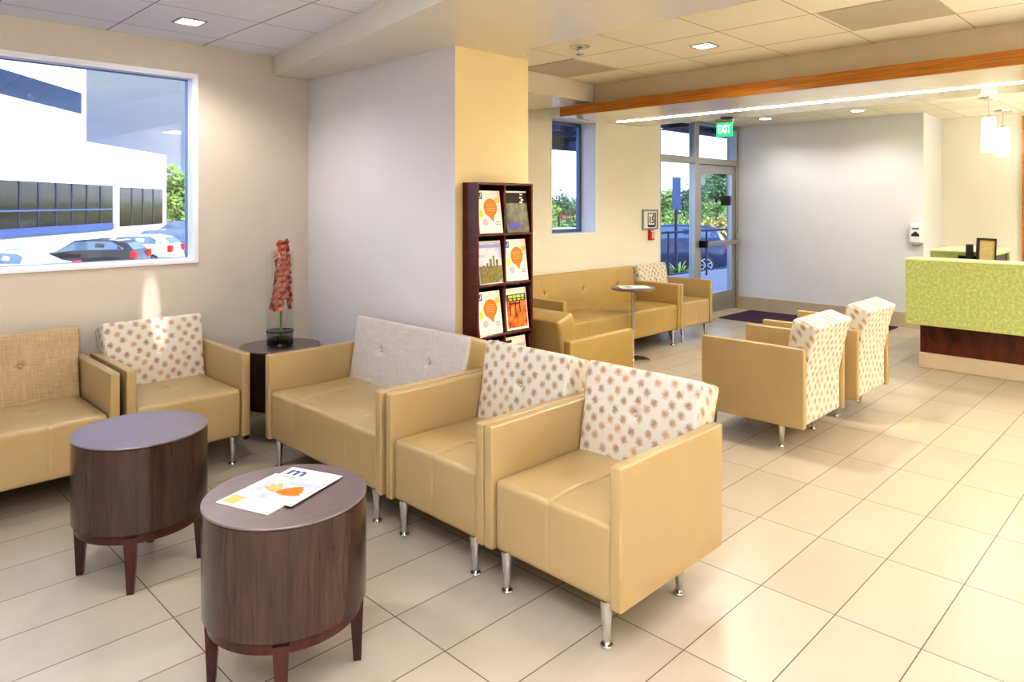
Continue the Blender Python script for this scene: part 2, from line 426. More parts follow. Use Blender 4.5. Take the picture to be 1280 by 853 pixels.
# ceilings
struct('ceiling', poly(bmesh.new(), [(-2.2, WY+.2), (-2.2, -3.2), (2.5, -3.2), (2.9, WY+.2)], CZ-.02, 3.0), M['ceil_w'])
struct('ceiling_right', poly(bmesh.new(), [(2.5, -3.2), (12, -3.2), (12, WY+.2), (2.9, WY+.2)], CZ, 3.0), M['ceil_y'])
struct('ceiling_soffit', poly(bmesh.new(), [(2.56, WY), (2.18, 2.62), (1.35, -3.0), (3.24, -3.0), (3.24, 3.1), (3.50, 3.33), (3.50, WY)], 2.57, 2.9), M['soffit'])
struct('ceiling_bulkhead', B(3.50, 5.42, 4.28, WY, 2.57, 2.85), M['soffit'])
struct('ceiling_drywall', B(5.42, 6.55, -3.0, 4.29, 2.54, 2.85), M['soffit_b'])
cl = struct('ceiling_cloud', B(5.33, 6.62, -3.0, 4.60, 2.45, 2.54), M['cloud'])
struct('fascia', B(5.29, 5.33, -3.0, 4.60, 2.45, 2.545), M['bamboo'], None)
bpy.data.objects['fascia'].name = 'trim_1'
tag(obj('light_strip', B(6.06, 6.10, -2.9, 4.48, 2.444, 2.4505), M['led']), 'long thin glowing strip set in the underside of the wood-edged ceiling panel', 'light')
# baseboards
struct('baseboard_white', B(XW-.02, XW, 2.63, WY+.02, 0, .195), M['base_tile'])
struct('baseboard_far', B(3.50, 7.86, WY-.014, WY, 0, .12), M['base_tile'])
struct('baseboard_window', B(-2.0, 2.85, WY-.014, WY, 0, .12), M['base_tile'])
struct('trim_2', B(10.90, 10.96, 1.70, 1.755, .0, 2.70), M['bamboo'])
struct('threshold', B(8.75, XW, WY-.12, WY+.04, 0, .012), M['base_tile'])
bpy.data.objects['threshold'].name = 'trim_3'

def window(name, x0, x1, z0, z1, yg, ydeep, fw, trim=True):
    """glazing in an opening: white lining, sash, one pane"""
    bm = bmesh.new()
    for a in ((x0, x0+fw, z0, z1), (x1-fw, x1, z0, z1), (x0+fw, x1-fw, z1-fw, z1), (x0+fw, x1-fw, z0, z0+fw)):
        box(bm, a[0], a[1], yg-.02, yg+.03, a[2], a[3], .003)
    w = struct(name, bm, M['sash'])
    if trim:
        t = bmesh.new(); k = .012
        for a in ((x0, x0+k, z0, z1), (x1-k, x1, z0, z1), (x0+k, x1-k, z1-k, z1), (x0+k, x1-k, z0, z0+k)):
            box(t, a[0], a[1], WY-.006, yg-.02, a[2], a[3])
        obj('window_lining', t, M['trimw'], w)
    g = obj('window_pane', B(x0+fw, x1-fw, yg, yg+.006, z0+fw, z1-fw), M['glass'], w)
    return w
window('window_1', -1.6, 1.962, 1.20, 2.485, WY+.10, .1, .014)
bm = bmesh.new()
for a in ((-1.63, -1.6, 1.175, 2.51), (1.962, 1.99, 1.175, 2.51), (-1.6, 1.962, 2.485, 2.51), (-1.6, 1.962, 1.175, 1.20)):
    box(bm, a[0], a[1], WY-.012, WY+.0, a[2], a[3], .003)
obj('window_casing', bm, M['trimw'], bpy.data.objects['window_1'])
window('window_2', 5.74, 6.526, 1.245, 2.54, WY+.23, .2, .05)

# storefront: sidelight, transoms and the glazed door
ys = WY+.06
bm = bmesh.new()
def bar(x0, x1, z0, z1, d=.05): box(bm, x0, x1, ys-d, ys+d, z0, z1, .004)
bar(7.86, 7.90, 0, 2.76); bar(8.75, 8.86, 0, 2.76); bar(9.94, 10.0, 0, 2.76); bar(7.90, 8.75, 2.70, 2.76); bar(8.86, 9.94, 2.70, 2.76)
bar(7.90, 8.75, 2.145, 2.235); bar(8.86, 9.94, 2.145, 2.235); bar(7.90, 8.75, 0, .12)
sf = struct('window_3', bm, M['alu'])
obj('window_pane', B(7.90, 8.75, ys-.003, ys+.003, .12, 2.145), M['glass'], sf)
obj('transom_pane', B(7.90, 8.75, ys-.003, ys+.003, 2.235, 2.70), M['glass'], sf)
obj('transom_pane', B(8.86, 9.94, ys-.003, ys+.003, 2.235, 2.70), M['glass'], sf)
bm = bmesh.new()
for a in ((8.865, 8.94, .02, 2.14), (9.83, 9.93, .02, 2.14), (8.94, 9.83, 2.02, 2.14), (8.94, 9.83, .02, .30)):
    box(bm, a[0], a[1], ys-.03, ys+.025, a[2], a[3], .004)
dr = struct('door_1', bm, M['alu'])
obj('door_pane', B(8.94, 9.83, ys-.003, ys+.003, .30, 2.02), M['glass'], dr)
pb = obj('push_bar', B(8.90, 9.93, ys-.12, ys-.08, .985, 1.055, .008), M['alu'], dr)
bm = bmesh.new(); box(bm, 8.88, 8.96, ys-.13, ys-.03, .97, 1.07, .005); box(bm, 9.88, 9.93, ys-.09, ys-.03, .99, 1.05, .005)
obj('push_bar_bracket', bm, M['black'], dr)
obj('door_notice', B(9.55, 9.82, ys-.010, ys-.004, 1.56, 1.70), M['black'], dr)
struct('window_4', B(8.86, 9.94, ys-.02, ys+.02, 2.14, 2.146), M['alu_d'])
bpy.data.objects['window_4'].name = 'trim_4'

tag(obj('entrance_mat', B(8.98, 9.93, 2.9, 4.90, 0.0, .012, .004), M['mat']), 'dark plum entrance mat on the tiles before the glass door', 'mat')

# ------------------------------------------------------------------ upholstered seating
ARM_D, SEAT_Z, ARM_Z, LEG_Z = .715, .455, .675, .165
MESH = {}
def leg_mesh():
    bm = bmesh.new()
    lathe(bm, [(.011, .012), (.0135, .02), (.025, .16), (.025, .168)], 16)
    return bm
def foot_mesh():
    return lathe(bmesh.new(), [(.020, 0), (.024, .004), (.022, .009), (.011, .014)], 16)

def seating(name, label, cat, W, n, loc, rz, back_mat, side_back, leather, tufts, group=None, arm_t=.05):
    t = thing(name, label, cat, loc, rz, group)
    hw = W/2; iw = hw-arm_t
    for s in (-1, 1):
        x0, x1 = (hw-arm_t, hw) if s > 0 else (-hw, -hw+arm_t)
        obj('armrest', soft(x0, x1, 0, ARM_D, LEG_Z, ARM_Z, .009, .12), leather, t, True)
    # seat with pressed seams between the places
    sw = 2*iw/n
    seams = [(-iw+sw*(i+.5)) for i in range(n)] if n == 1 else [(-iw+sw*(i+.5)) for i in range(n)]
    def press(p):
        q = p.copy()
        top = max(0, (p.z-.34)/(SEAT_Z-.34)); frt = max(0, 1-(p.y-.012)/.06)
        for s in seams:
            g = math.exp(-((p.x-s)/.007)**2)
            q.z -= .004*g*top; q.y += .004*g*min(1, frt)
        if p.z > .43:
            e = min(1, min(iw-abs(p.x), p.y-.01, .62-p.y)/.14) if p.y < .62 else 0
            q.z += .010*max(0, e)
            for s in seams:
                d = math.hypot(p.x-s, p.y-.33); q.z -= .012*math.exp(-(d/.03)**2)
        return q
    ex = []
    for s in seams: ex += [s-.014, s-.007, s, s+.007, s+.014]
    obj('seat', soft(-iw+.002, iw-.002, .012, .62, LEG_Z+.003, SEAT_Z, .022, .035, press, ex=ex), leather, t, True)
    # back: leans from arm level upwards
    def lean(p):
        z = p.z; k = min(1, max(0, (p.y-.56)/.125))
        f = max(0, (z-.44)/.42)
        shift = .105*f if z > .44 else 0
        if z > .62: shift += .018*k*((z-.62)/.24)
        q = Vector((p.x, p.y+shift*(.75 if k < .5 else .72), z - .045*k*max(0, (z-.72)/.14)))
        if z > .66: q.x *= 1+.02*min(1, (z-.66)/.1)
        if k < .5 and z > .5:
            q.y -= .012*max(0, 1-(abs(p.x)/iw)**2)*math.sin(min(1, (z-.46)/.38)*PI)
            for s in tufts:
                dx = p.x-s; d = math.hypot(dx, z-.665)
                q.y += .020*math.exp(-(d/.022)**2) + .004*math.exp(-(dx/.008)**2)
        return q
    ex = []
    for s in tufts: ex += [s-.02, s-.01, s, s+.01, s+.02]
    bk = soft(-iw+.001, iw-.001, .545, .700, LEG_Z+.004, .856, .024, .04, lean, ex=ex, ez=(.625, .645, .655, .665, .675, .685, .705))
    b = obj('backrest', bk, [back_mat, side_back], t, True)
    if back_mat is not side_back:
        for p in b.data.polygons:
            if not (p.normal.y < -.5): p.material_index = 1
    for s in tufts:
        bt = bmesh.new(); bmesh.ops.create_uvsphere(bt, u_segments=10, v_segments=6, radius=.009)
        obj('button', bt, back_mat, b, True, loc=(s, .545+.75*.105*.225/.42+.003, .665))
    for sx in (-1, 1):
        for y in (.045, .53):
            l = obj('leg', leg_mesh(), M['chrome'], t, True, loc=(sx*(hw-.095), y, 0))
            obj('foot', foot_mesh(), M['chrome'], l, True)
    return t

near = seating('armchair', 'tan armchair with blossom-pattern back, nearest the camera at the end of its row', 'armchair', .70, 1, (2.01, 1.818, 0), -PI/2, M['spots'], M['spots'], M['leather'], [0.0])
def chair_copy(label, loc, rz, group=None):
    c = copy_tree(near); c['label'] = label; c.location = loc; c.rotation_euler = (0, 0, rz)
    return c
chair_copy('tan armchair with blossom-pattern back between the loveseat and the nearest armchair', (2.01, 2.522, 0), -PI/2)
chair_copy('tan armchair with blossom-pattern back against the wall under the big window', (1.615, 4.235, 0), 0)
chair_copy('armchair seen from behind, broad ochre side and blossom back, alone on open floor', (4.80, 2.56, 0), PI)
chair_copy('armchair with blossom back standing nearest the green reception desk', (5.735, 2.56, 0), PI)
chair_copy('tan armchair with blossom back between the long sofa and glass door', (7.385, 4.30, 0), 0)
seating('armchair', 'plain ochre armchair with leather back beside the magazine rack', 'armchair', .70, 1, (4.315, 3.39, 0), PI/2, M['leather2'], M['leather2'], M['leather2'], [0.0])
seating('loveseat', 'two-place tan sofa with grey woven back against the grey wall', 'sofa', 1.22, 2, (2.00, 3.505, 0), -PI/2, M['linen'], M['leather'], M['leather'], [-.24, .24])
seating('loveseat', 'two-place sofa with tan woven back under the big window, cut by the picture edge', 'sofa', 1.22, 2, (.622, 4.235, 0), 0, M['linen_tan'], M['leather'], M['leather'], [-.264, .264])
seating('long_sofa', 'long three-place ochre sofa along the far wall', 'sofa', 2.02, 3, (6.01, 4.30, 0), 0, M['leather2'], M['leather2'], M['leather2'], [-.62, 0, .62])

# ------------------------------------------------------------------ drum tables
def drum(label, loc, rz, group=None):
    t = thing('drum_table', label, 'table', loc, rz, group)
    obj('drum', lathe(bmesh.new(), [(.262, .245), (.268, .25), (.268, .595), (.262, .597)], 64), M['drum'], t, True)
    obj('table_top', lathe(bmesh.new(), [(.266, .596), (.270, .5985), (.270, .603), (.268, .605)], 64), M['drum_top'], t, True)
    obj('plinth', lathe(bmesh.new(), [(.248, .205), (.252, .208), (.252, .247)], 64), M['drum_leg'], t, True)
    for k in range(4):
        a = R(63+90*k); b2 = bmesh.new()
        for z, w in ((0, .014), (.10, .020), (.23, .026)):
            pass
        A_ = []
        for z, w, r in ((0, .013, .238), (.10, .018, .236), (.235, .025, .234)):
            A_.append([b2.verts.new(((r+dx*w)*math.cos(a)-dy*w*math.sin(a), (r+dx*w)*math.sin(a)+dy*w*math.cos(a), z)) for dx, dy in ((-1,-1),(1,-1),(1,1),(-1,1))])
        b2.faces.new(list(reversed(A_[0]))); b2.faces.new(A_[-1])
        for p, q in zip(A_, A_[1:]):
            for i in range(4): b2.faces.new((p[i], p[(i+1) % 4], q[(i+1) % 4], q[i]))
        obj('leg', b2, M['drum_leg'], t)
    return t
drum('dark drum table with a bare shiny top, farther from the camera', (1.064, 3.365, 0), 0)
drum('dark walnut drum table carrying two brochures', (1.176, 2.262, 0), R(-4))
drum('dark drum table in the corner holding the tall glass vase', (2.37, 4.64, 0), R(20))

# brochures on the near table
ZT = .605
def brochure(label, pts, z, group=None):
    t = thing('brochure', label, 'magazine', (0, 0, 0), 0)
    return t
# local frame: x across the cover, y up the cover
def flat_brochure(name, label, loc, rz, w, h, thick=.004):
    t = thing(name, label, 'magazine', loc, rz)
    obj('pages', B(-w/2, w/2, -h/2, h/2, 0, thick, .001, 1), M['paper'], t)
    return t
t = flat_brochure('brochure', 'white brochure lying underneath on the walnut drum table, small orange picture', (1.139, 2.293, ZT), R(-70), .225, .275)
obj('cover_picture', B(-.10, -.045, -.125, -.065, .0041, .0045), M['orange_l'], t)
t2 = flat_brochure('brochure', 'white brochure on top with a blue letter m and an orange flower', (1.213, 2.291, ZT+.0048), R(-68), .225, .275)
obj('cover_picture', B(-.11, .11, -.13, .03, .0041, .0045), M['p_flower'], t2)
def petals(parent, cx, cy, z, n, l, w, a0, a1, mat, name='printed_flower'):
    bm = bmesh.new()
    for i in range(n):
        a = a0+(a1-a0)*i/max(1, n-1); c, s = math.cos(a), math.sin(a); ring = []
        for k in range(10):
            u = 2*PI*k/10; x = l*(.5+.5*math.cos(u)); y = w*math.sin(u)
            ring.append(bm.verts.new((cx+x*c-y*s, cy+x*s+y*c, z+.0001*i)))
        bm.faces.new(ring)
    return obj(name, bm, mat, parent)
petals(t2, -.01, -.07, .0050, 4, .095, .016, R(5), R(45), M['orange'])
petals(t2, -.01, -.065, .0058, 3, .07, .012, R(120), R(165), M['orange_l'], 'printed_petal')
text('printed_letter', 'm', .085, M['blue'], t2, (-.055, .098, .0045), (0, 0, 0), .0002, 1.2)
bm = bmesh.new()
for k in range(4): box(bm, -.09, .05-.02*(k % 2), .062-.005*k, .064-.005*k, .0041, .0044)
obj('printed_lines', bm, M['grey'], t2)

# ------------------------------------------------------------------ vase with flower stem
VX, VY, VZ = 2.345, 4.60, .605
v = thing('vase', 'tall clear cylinder vase on the corner drum table', 'vase', (VX, VY, VZ))
bm = bmesh.new()
lathe(bm, [(.088, 0), (.092, .004), (.092, .66), (.088, .66), (.088, .012), (.04, .010), (.0005, .010)], 40, cap=False)
obj('glass_cylinder', bm, M['vase_glass'], v, True)
obj('pebbles', lathe(bmesh.new(), [(.02, .012), (.084, .013), (.085, .05), (.07, .06), (.03, .055), (.001, .06)], 28, cap=False), M['pebble'], v, True)
obj('water', lathe(bmesh.new(), [(.086, .012), (.086, .104)], 40), glass_mat('water_tint', (.72, .74, .76, 1), .05), v, True)
bm = bmesh.new(); lathe(bm, [(.0875, .105), (.0915, .105), (.0925, .108), (.0925, .112), (.0875, .112)], 40, cap=False)
obj('water_line', bm, M['black'], v, True)
fl = thing('flower_stem', 'tall coral flower spike standing in the clear glass vase', 'flower', (VX, VY, VZ))
obj('stem', tube(bmesh.new(), [(.0, -.01, .05), (.005, -.005, .25), (.012, .0, .5), (.016, .0, .73)], [.009, .008, .006, .003]), M['stem'], fl, True)
rnd = random.Random(3)
bloom = None
def bloom_mesh(seed):
    r2 = random.Random(seed); bm = bmesh.new()
    for i in range(5):
        a = 2*PI*i/5+r2.uniform(-.2, .2); tilt = r2.uniform(.25, .9); L_ = r2.uniform(.028, .042); w = L_*.62
        rows = []
        for k in range(5):
            f = k/4; ww = w*math.sin(PI*min(.97, .12+.8*f)); rr = .004+L_*f; zz = L_*tilt*f*(1.3-f*.8)
            row = []
            for q in (-1, 0, 1):
                x, y = rr, q*ww
                row.append(bm.verts.new((x*math.cos(a)-y*math.sin(a), x*math.sin(a)+y*math.cos(a), zz-abs(q)*.004)))
            rows.append(row)
        for p, q in zip(rows, rows[1:]):
            for j in range(2): bm.faces.new((p[j], p[j+1], q[j+1], q[j]))
    s = bmesh.new(); bmesh.ops.create_uvsphere(s, u_segments=8, v_segments=5, radius=.009); merge(bm, s, Matrix.Translation((0, 0, .008)))
    return bm
protos = [obj('bloom', bloom_mesh(s), M['flower'], fl, True) for s in range(4)]
k = 0
for lv in range(12):
    z = .29+lv*.038; rad = .046*(1-.35*lv/12)
    for j in range(3 if lv < 10 else 2):
        a = lv*1.05+j*2*PI/3+rnd.uniform(-.3, .3)
        o = protos[k] if k < 4 else protos[k % 4].copy()
        if k >= 4: COL.objects.link(o); o.parent = fl
        o.location = (.012+rad*math.cos(a)-.02*math.sin(z*9)*.5, rad*math.sin(a), z+rnd.uniform(-.01, .01))
        d = Vector((math.cos(a), math.sin(a), rnd.uniform(-.2, .5)))
        o.rotation_euler = d.to_track_quat('Z', 'Y').to_euler(); o.scale = [rnd.uniform(.95, 1.2)*(1-.2*lv/12)]*3
        k += 1

# ------------------------------------------------------------------ magazine rack on the pier
RX0, RX1, RY0, RY1, RZ1 = 2.905, 3.40, 3.19, 3.325, 1.725
rk = thing('magazine_rack', 'tall dark mahogany magazine rack against the yellow pier', 'rack', (RX0, RY0, 0))
W_ = RX1-RX0; D_ = RY1-RY0; TH = .016
obj('side_panel', B(0, TH, 0, D_, .05, RZ1, .002, 1), M['rack'], rk)
obj('side_panel', B(W_-TH, W_, 0, D_, .05, RZ1, .002, 1), M['rack'], rk)
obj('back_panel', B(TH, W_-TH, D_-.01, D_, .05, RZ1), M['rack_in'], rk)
obj('top_panel', B(TH, W_-TH, 0, D_-.01, RZ1-TH, RZ1, .002, 1), M['rack'], rk)
obj('divider', B(W_/2-.006, W_/2+.006, .01, D_-.01, .07, RZ1-TH), M['rack'], rk)
zs = [1.40, 1.085, .77, .455, .14]
for z in zs: obj('shelf', B(TH, W_-TH, 0, D_-.01, z-.008, z+.008, .002, 1), M['rack'], rk)
def mag_base(label, cx, z, h=.268, w=.198, tilt=-8, group=None, roll=0):
    t = thing('magazine', label, 'magazine', (cx, RY0+.006, z), 0, group)
    t.rotation_euler = (R(tilt), R(roll), 0)
    obj('pages', B(-w/2, w/2, 0, .010, 0, h, .001, 1), M['paper'], t)
    return t
def disc(cx, cz, rx, rz_, y=-.0015, n=28, tail=None):
    bm = bmesh.new()
    ring = [(cx+rx*math.cos(2*PI*i/n), cz+rz_*math.sin(2*PI*i/n)) for i in range(n)]
    a = [bm.verts.new((x, y, z)) for x, z in ring]; b = [bm.verts.new((x, y+.001, z)) for x, z in ring]
    bm.faces.new(a); bm.faces.new(list(reversed(b)))
    for i in range(n): bm.faces.new((a[i], a[(i+1) % n], b[(i+1) % n], b[i]))
    if tail:
        p = [bm.verts.new((x, y-.0001, z)) for x, z in tail]; bm.faces.new(p)
    return bm
def balloon(label, cx, z, **k):
    t = mag_base(label, cx, z, **k)
    obj('speech_balloon', disc(.006, .160, .056, .058, y=-.0022, tail=[(-.02, .115), (.035, .115), (.022, .070)]), M['orange'], t)
    obj('yellow_balloon', disc(.070, .205, .022, .018), M['yellow'], t)
    obj('lime_balloon', disc(-.075, .125, .016, .022, tail=[(-.085, .11), (-.07, .11), (-.075, .085)]), M['lime'], t)
    obj('pink_balloon', disc(-.045, .070, .024, .022), M['pink'], t)
    obj('logo_badge', B(-.096, -.058, -.0015, 0, .215, .255), M['blue'], t)
    text('printed_letter', 'U', .036, M['paper'], t, (-.077, -.0018, .235), (PI/2, 0, 0), .0003)
    bm = bmesh.new()
    for i in range(4): box(bm, -.030, .042-.006*(i % 2), -.0028, -.0022, .182-.014*i, .1855-.014*i)
    obj('printed_lines', bm, M['orange_l'], t)
    bm = bmesh.new()
    for i in range(2): box(bm, .042, .082, -.001, 0, .066-.014*i, .074-.014*i)
    obj('printed_words', bm, M['grey'], t)
    return t
c1, c2 = RX0+.13, RX0+W_-.13
balloon('orange-balloon magazine in the top row of the rack', c1, 1.410)
balloon('orange-balloon magazine in the second row, beside the castle magazine', c2-.004, 1.098, tilt=-7)
balloon('orange-balloon magazine in the third row of the rack', c1, .780)
balloon('orange-balloon magazine in the bottom visible row, only its top showing beside the pale magazine', c1, .465)
t = mag_base('dark purple night-picture magazine in the top row of the rack', c2+.004, 1.410, tilt=-7)
obj('cover_picture', B(-.099, .099, -.0012, 0, .0, .255), M['p_night'], t)
obj('cover_band', B(-.099, .099, -.0018, -.0012, .190, .255), M['rack_in'], t)
obj('cover_pool', disc(-.03, .045, .055, .016, y=-.0022), plain('violet_ink', srgb(84, 66, 190), .3), t)
bm = bmesh.new()
for i, (x, z) in enumerate([(.045, .245), (.04, .225), (.052, .21), (.04, .195)]): box(bm, x-.012, x+.012, -.0024, -.0018, z-.006, z+.004)
obj('printed_letters', bm, M['paper'], t)
t = mag_base('coast and castle picture magazine in the second row of the rack', c1+.002, 1.095, tilt=-7)
obj('cover_sky', B(-.096, .096, -.0012, 0, .11, .262), M['p_sky'], t)
obj('cover_rocks', B(-.096, .096, -.0012, 0, .006, .11), M['p_coast'], t)
bm = bmesh.new()
for x, w, h in ((.0, .022, .155), (.028, .014, .175), (.055, .02, .15), (-.03, .016, .13), (-.06, .02, .118)): box(bm, x-w/2, x+w/2, -.0018, -.0012, .10, h)
obj('cover_castle', bm, M['p_coast'], t)
obj('cover_title', B(-.09, .09, -.0018, -.0012, .225, .245), plain('lilac_ink', srgb(160, 164, 214), .4), t)
t = mag_base('orange terrace-picture magazine in the third row of the rack', c2, .782, tilt=-7)
obj('cover_picture', B(-.088, .088, -.0012, 0, .016, .225), M['p_deck'], t)
obj('cover_band', B(-.088, .088, -.0018, -.0012, .185, .228), M['ink'], t)
bm = bmesh.new()
for i, (x0, x1) in enumerate([(-.07, -.035), (-.03, 0), (.005, .04), (.045, .075)]): box(bm, x0, x1, -.0024, -.0018, .205, .222); box(bm, x0+.005, x1-.003, -.0024, -.0018, .19, .199)
obj('printed_title', bm, M['lime'], t)
bm = bmesh.new()
for x in (-.06, -.01, .03): box(bm, x-.004, x+.004, -.0018, -.0012, .09, .185)
box(bm, -.065, .035, -.0018, -.0012, .165, .172)
obj('cover_posts', bm, M['rack_in'], t)
petals_o = disc(.045, .085, .035, .03, y=-.0018); obj('cover_bush', petals_o, M['orange'], t)
t = mag_base('pale magazine in the bottom visible row, beneath the terrace-picture magazine', c2, .468)
obj('cover_picture', B(-.085, .085, -.0012, 0, .02, .22), M['p_flower'], t)
obj('cover_label', B(-.085, -.03, -.0018, -.0012, .232, .25), M['ink'], t)

# ------------------------------------------------------------------ round side table at the long sofa
st = thing('pedestal_table', 'small round dark-topped table on a chrome post before the long sofa', 'table', (5.99, 4.225, 0))
obj('table_top', lathe(bmesh.new(), [(.212, .715), (.222, .722), (.222, .733), (.216, .738)], 48), M['drum_top'], st, True)
obj('post', lathe(bmesh.new(), [(.017, .011), (.017, .716)], 20), M['chrome'], st, True)
obj('base', lathe(bmesh.new(), [(.17, 0), (.17, .006), (.16, .011), (.02, .013)], 40), M['chrome'], st, True)
t = flat_brochure('open_magazine', 'pale open magazine lying on the small round pedestal table', (5.985, 4.215, .738), R(-40), .30, .21, .006)
obj('printed_lines', B(-.12, -.02, -.08, .08, .0061, .0064), M['p_flower'], t)

# ------------------------------------------------------------------ wall devices
pl = thing('wall_cabinet', 'grey recessed cabinet with a black and white emblem on the far wall', 'cabinet', (7.62, WY, 1.385))
bm = bmesh.new()
for a in ((-.17, .17, .105, .13), (-.17, .17, -.13, -.105), (-.17, -.145, -.105, .105), (.145, .17, -.105, .105)): box(bm, a[0], a[1], -.02, 0, a[2], a[3], .003)
obj('frame', bm, M['grey'], pl)
obj('door', B(-.145, .145, -.012, 0, -.105, .105), M['white'], pl)
bm = bmesh.new()
for a in ((-.055, .12, .075, .085), (-.055, -.045, -.085, .085), (.10, .12, -.085, .085), (-.045, .10, -.095, -.068)): box(bm, a[0], a[1], -.015, -.012, a[2], a[3])
obj('emblem_border', bm, M['black'], pl)
text('emblem_number', '15', .12, M['black'], pl, (.028, -.0135, -.008), (PI/2, 0, 0), .001, 1.1)
obj('emblem_dot', disc(.07, .055, .014, .014, y=-.015), M['black'], pl)
fa = thing('pull_station', 'small red fire alarm box below the grey cabinet', 'alarm', (7.63, WY+.002, 1.19))
obj('housing', B(-.045, .045, -.04, 0, -.065, .065, .006), M['red'], fa)
obj('pull_handle', B(-.012, .012, -.05, -.04, -.045, .035, .003), M['white'], fa)
obj('cover_plate', B(-.03, .03, -.044, -.04, .042, .055), M['paper'], fa)
hs = thing('soap_dispenser', 'white hand sanitizer dispenser on the pale wall above the desk end', 'dispenser', (XW, 2.70, 1.21), -PI/2)
# local: x along wall, y out is -y
obj('housing', soft(-.075, .075, -.09, 0, -.125, .125, .025, .05), M['white'], hs, True)
obj('nozzle_cup', B(-.05, .05, -.085, -.01, -.150, -.118, .012), M['grey'], hs)
bm = bmesh.new(); p = [bm.verts.new(q) for q in ((-.045, -.0915, -.035), (.045, -.0915, -.035), (.045, -.0915, -.01), (0, -.0915, .03), (-.045, -.0915, -.01))]; bm.faces.new(p)
obj('window', bm, M['ink'], hs)
obj('brand_stripe', B(-.04, .04, -.0925, -.090, .055, .072), M['blue'], hs)

ex = thing('exit_sign', 'green lit exit sign hanging from the ceiling by the glass door', 'sign', (8.62, 4.62, 2.57), R(-84))
obj('panel', B(-.11, .11, -.012, .012, -.095, .085, .004), M['exit'], ex)
text('letters', 'EXIT', .15, M['exit_l'], ex, (0, -.013, -.005), (PI/2, 0, 0), .001, .56)
obj('mounting_bar', B(-.12, .12, -.02, .02, .085, .17, .004), M['alu'], ex)

# ------------------------------------------------------------------ reception desk
dk = thing('reception_desk', 'reception desk with a green speckled front and dark red wood base', 'desk', (7.50, -.4, 0))
obj('front_panel', B(0, .34, -2.3, 2.53, .438, 1.052, .004, 1), M['green'], dk)
obj('counter_edge', B(-.003, .345, -2.3, 2.535, 1.052, 1.064), M['green_edge'], dk)
obj('kick_panel', B(.20, .24, -2.25, 2.455, .15, .438), M['kick'], dk)
obj('base_plinth', B(.185, .24, -2.25, 2.465, 0, .15, .003, 1), M['base_tile'], dk)
obj('end_panel', B(.24, .84, 2.44, 2.455, 0, .438), M['kick'], dk)
obj('work_surface', B(.34, .86, -2.3, 2.50, .72, .76), M['green_edge'], dk)
rc = thing('counter_cabinet', 'green box cabinet with an open dark side behind the reception desk', 'cabinet', (8.38, 1.62, 0))
bm = bmesh.new(); box(bm, 0, .9, .27, .52, .0, 1.09); box(bm, .0, .9, -.02, .27, 1.06, 1.09); box(bm, .86, .9, -.02, .27, .0, 1.06)
obj('cabinet_body', bm, M['green'], rc)
obj('cabinet_top', B(-.01, .91, -.03, .53, 1.09, 1.105), M['green_edge'], rc)
obj('recess_shade', B(.02, .86, .0, .268, .6, 1.058), M['black'], rc)  # black block stands in for the shade inside the open side
tag(obj('document_holder', B(-.03, .03, -.10, .10, 0, .42, .004), M['black'], None, loc=(8.26, 1.76, .762), rot=(0, 0, R(-80))), 'slim black upright holder beside the tan screen on the desk', 'holder')
sn = thing('desk_screen', 'black framed screen with a tan face standing behind the desk', 'screen', (8.16, 1.50, .76), R(-62))
sn.location = (8.10, 1.60, .76)
sn.rotation_euler = (R(-4), R(3), R(-62))
bm = bmesh.new()
for a in ((-.082, .082, .475, .495), (-.082, .082, .16, .185), (-.082, -.06, .185, .475), (.07, .082, .185, .475)): box(bm, a[0], a[1], -.015, .015, a[2], a[3], .002)
obj('frame', bm, M['black'], sn)
obj('face', B(-.06, .07, -.008, .012, .185, .475), M['tanp'], sn)
obj('stand', B(-.06, .06, -.02, .06, 0, .17, .004), M['black'], sn)

# ------------------------------------------------------------------ pendants and ceiling fittings
def pendant(label, x, y, zt, zb, r):
    t = thing('pendant_light', label, 'lamp', (x, y, CZ))
    obj('canopy', lathe(bmesh.new(), [(.09, -.022), (.095, -.005), (.095, 0)], 28), M['chrome'], t, True)
    obj('cord', tube(bmesh.new(), [(0, 0, -.02), (0, 0, zt-CZ+.02)], .003, 6), M['alu'], t)
    obj('cap', lathe(bmesh.new(), [(.03, zt-CZ), (.02, zt-CZ+.03)], 16), M['chrome'], t, True)
    obj('lamp_shade', lathe(bmesh.new(), [(r*.9, zb-CZ), (r, zb-CZ+.01), (r, zt-CZ-.01), (r*.9, zt-CZ)], 32), M['pendant'], t, True)
pendant('glowing white cylinder pendant, the lower-hanging larger-looking one nearer the hall', 9.09, 1.76, 2.52, 2.15, .068)
pendant('glowing white cylinder pendant hung nearer the reception wall', 10.45, 1.875, 2.517, 2.17, .072)

def spot(x, y, z, e, blend=.6, size=150, col=(1, .97, .93), r=.05):
    l = bpy.data.lights.new('lamp', 'SPOT'); l.energy = e; l.spot_size = R(size); l.spot_blend = blend; l.color = col; l.shadow_soft_size = r
    o = bpy.data.objects.new('downlight_lamp', l); COL.objects.link(o); o.location = (x, y, z)
    return o
def square_light(label, x, y, z, e, col=(1, .95, .86), h=.065, group=None):
    t = thing('square_downlight', label, 'ceiling light', (x, y, z), 0, group)
    bm = bmesh.new()
    for a in ((-h-.015, h+.015, -h-.015, -h), (-h-.015, h+.015, h, h+.015), (-h-.015, -h, -h, h), (h, h+.015, -h, h)): box(bm, a[0], a[1], a[2], a[3], -.006, 0)
    obj('frame', bm, M['alu'], t)
    obj('diffuser', B(-h, h, -h, h, -.004, -.001), M['lamp'], t)
    spot(x, y, z-.03, e, col=col)
square_light('small square lit downlight in the white ceiling over the big window corner', 1.70, 4.50, CZ-.02, 30, (1, .95, .9))
square_light('small square lit downlight in the cream ceiling over open floor', 4.63, 2.64, CZ, 75)
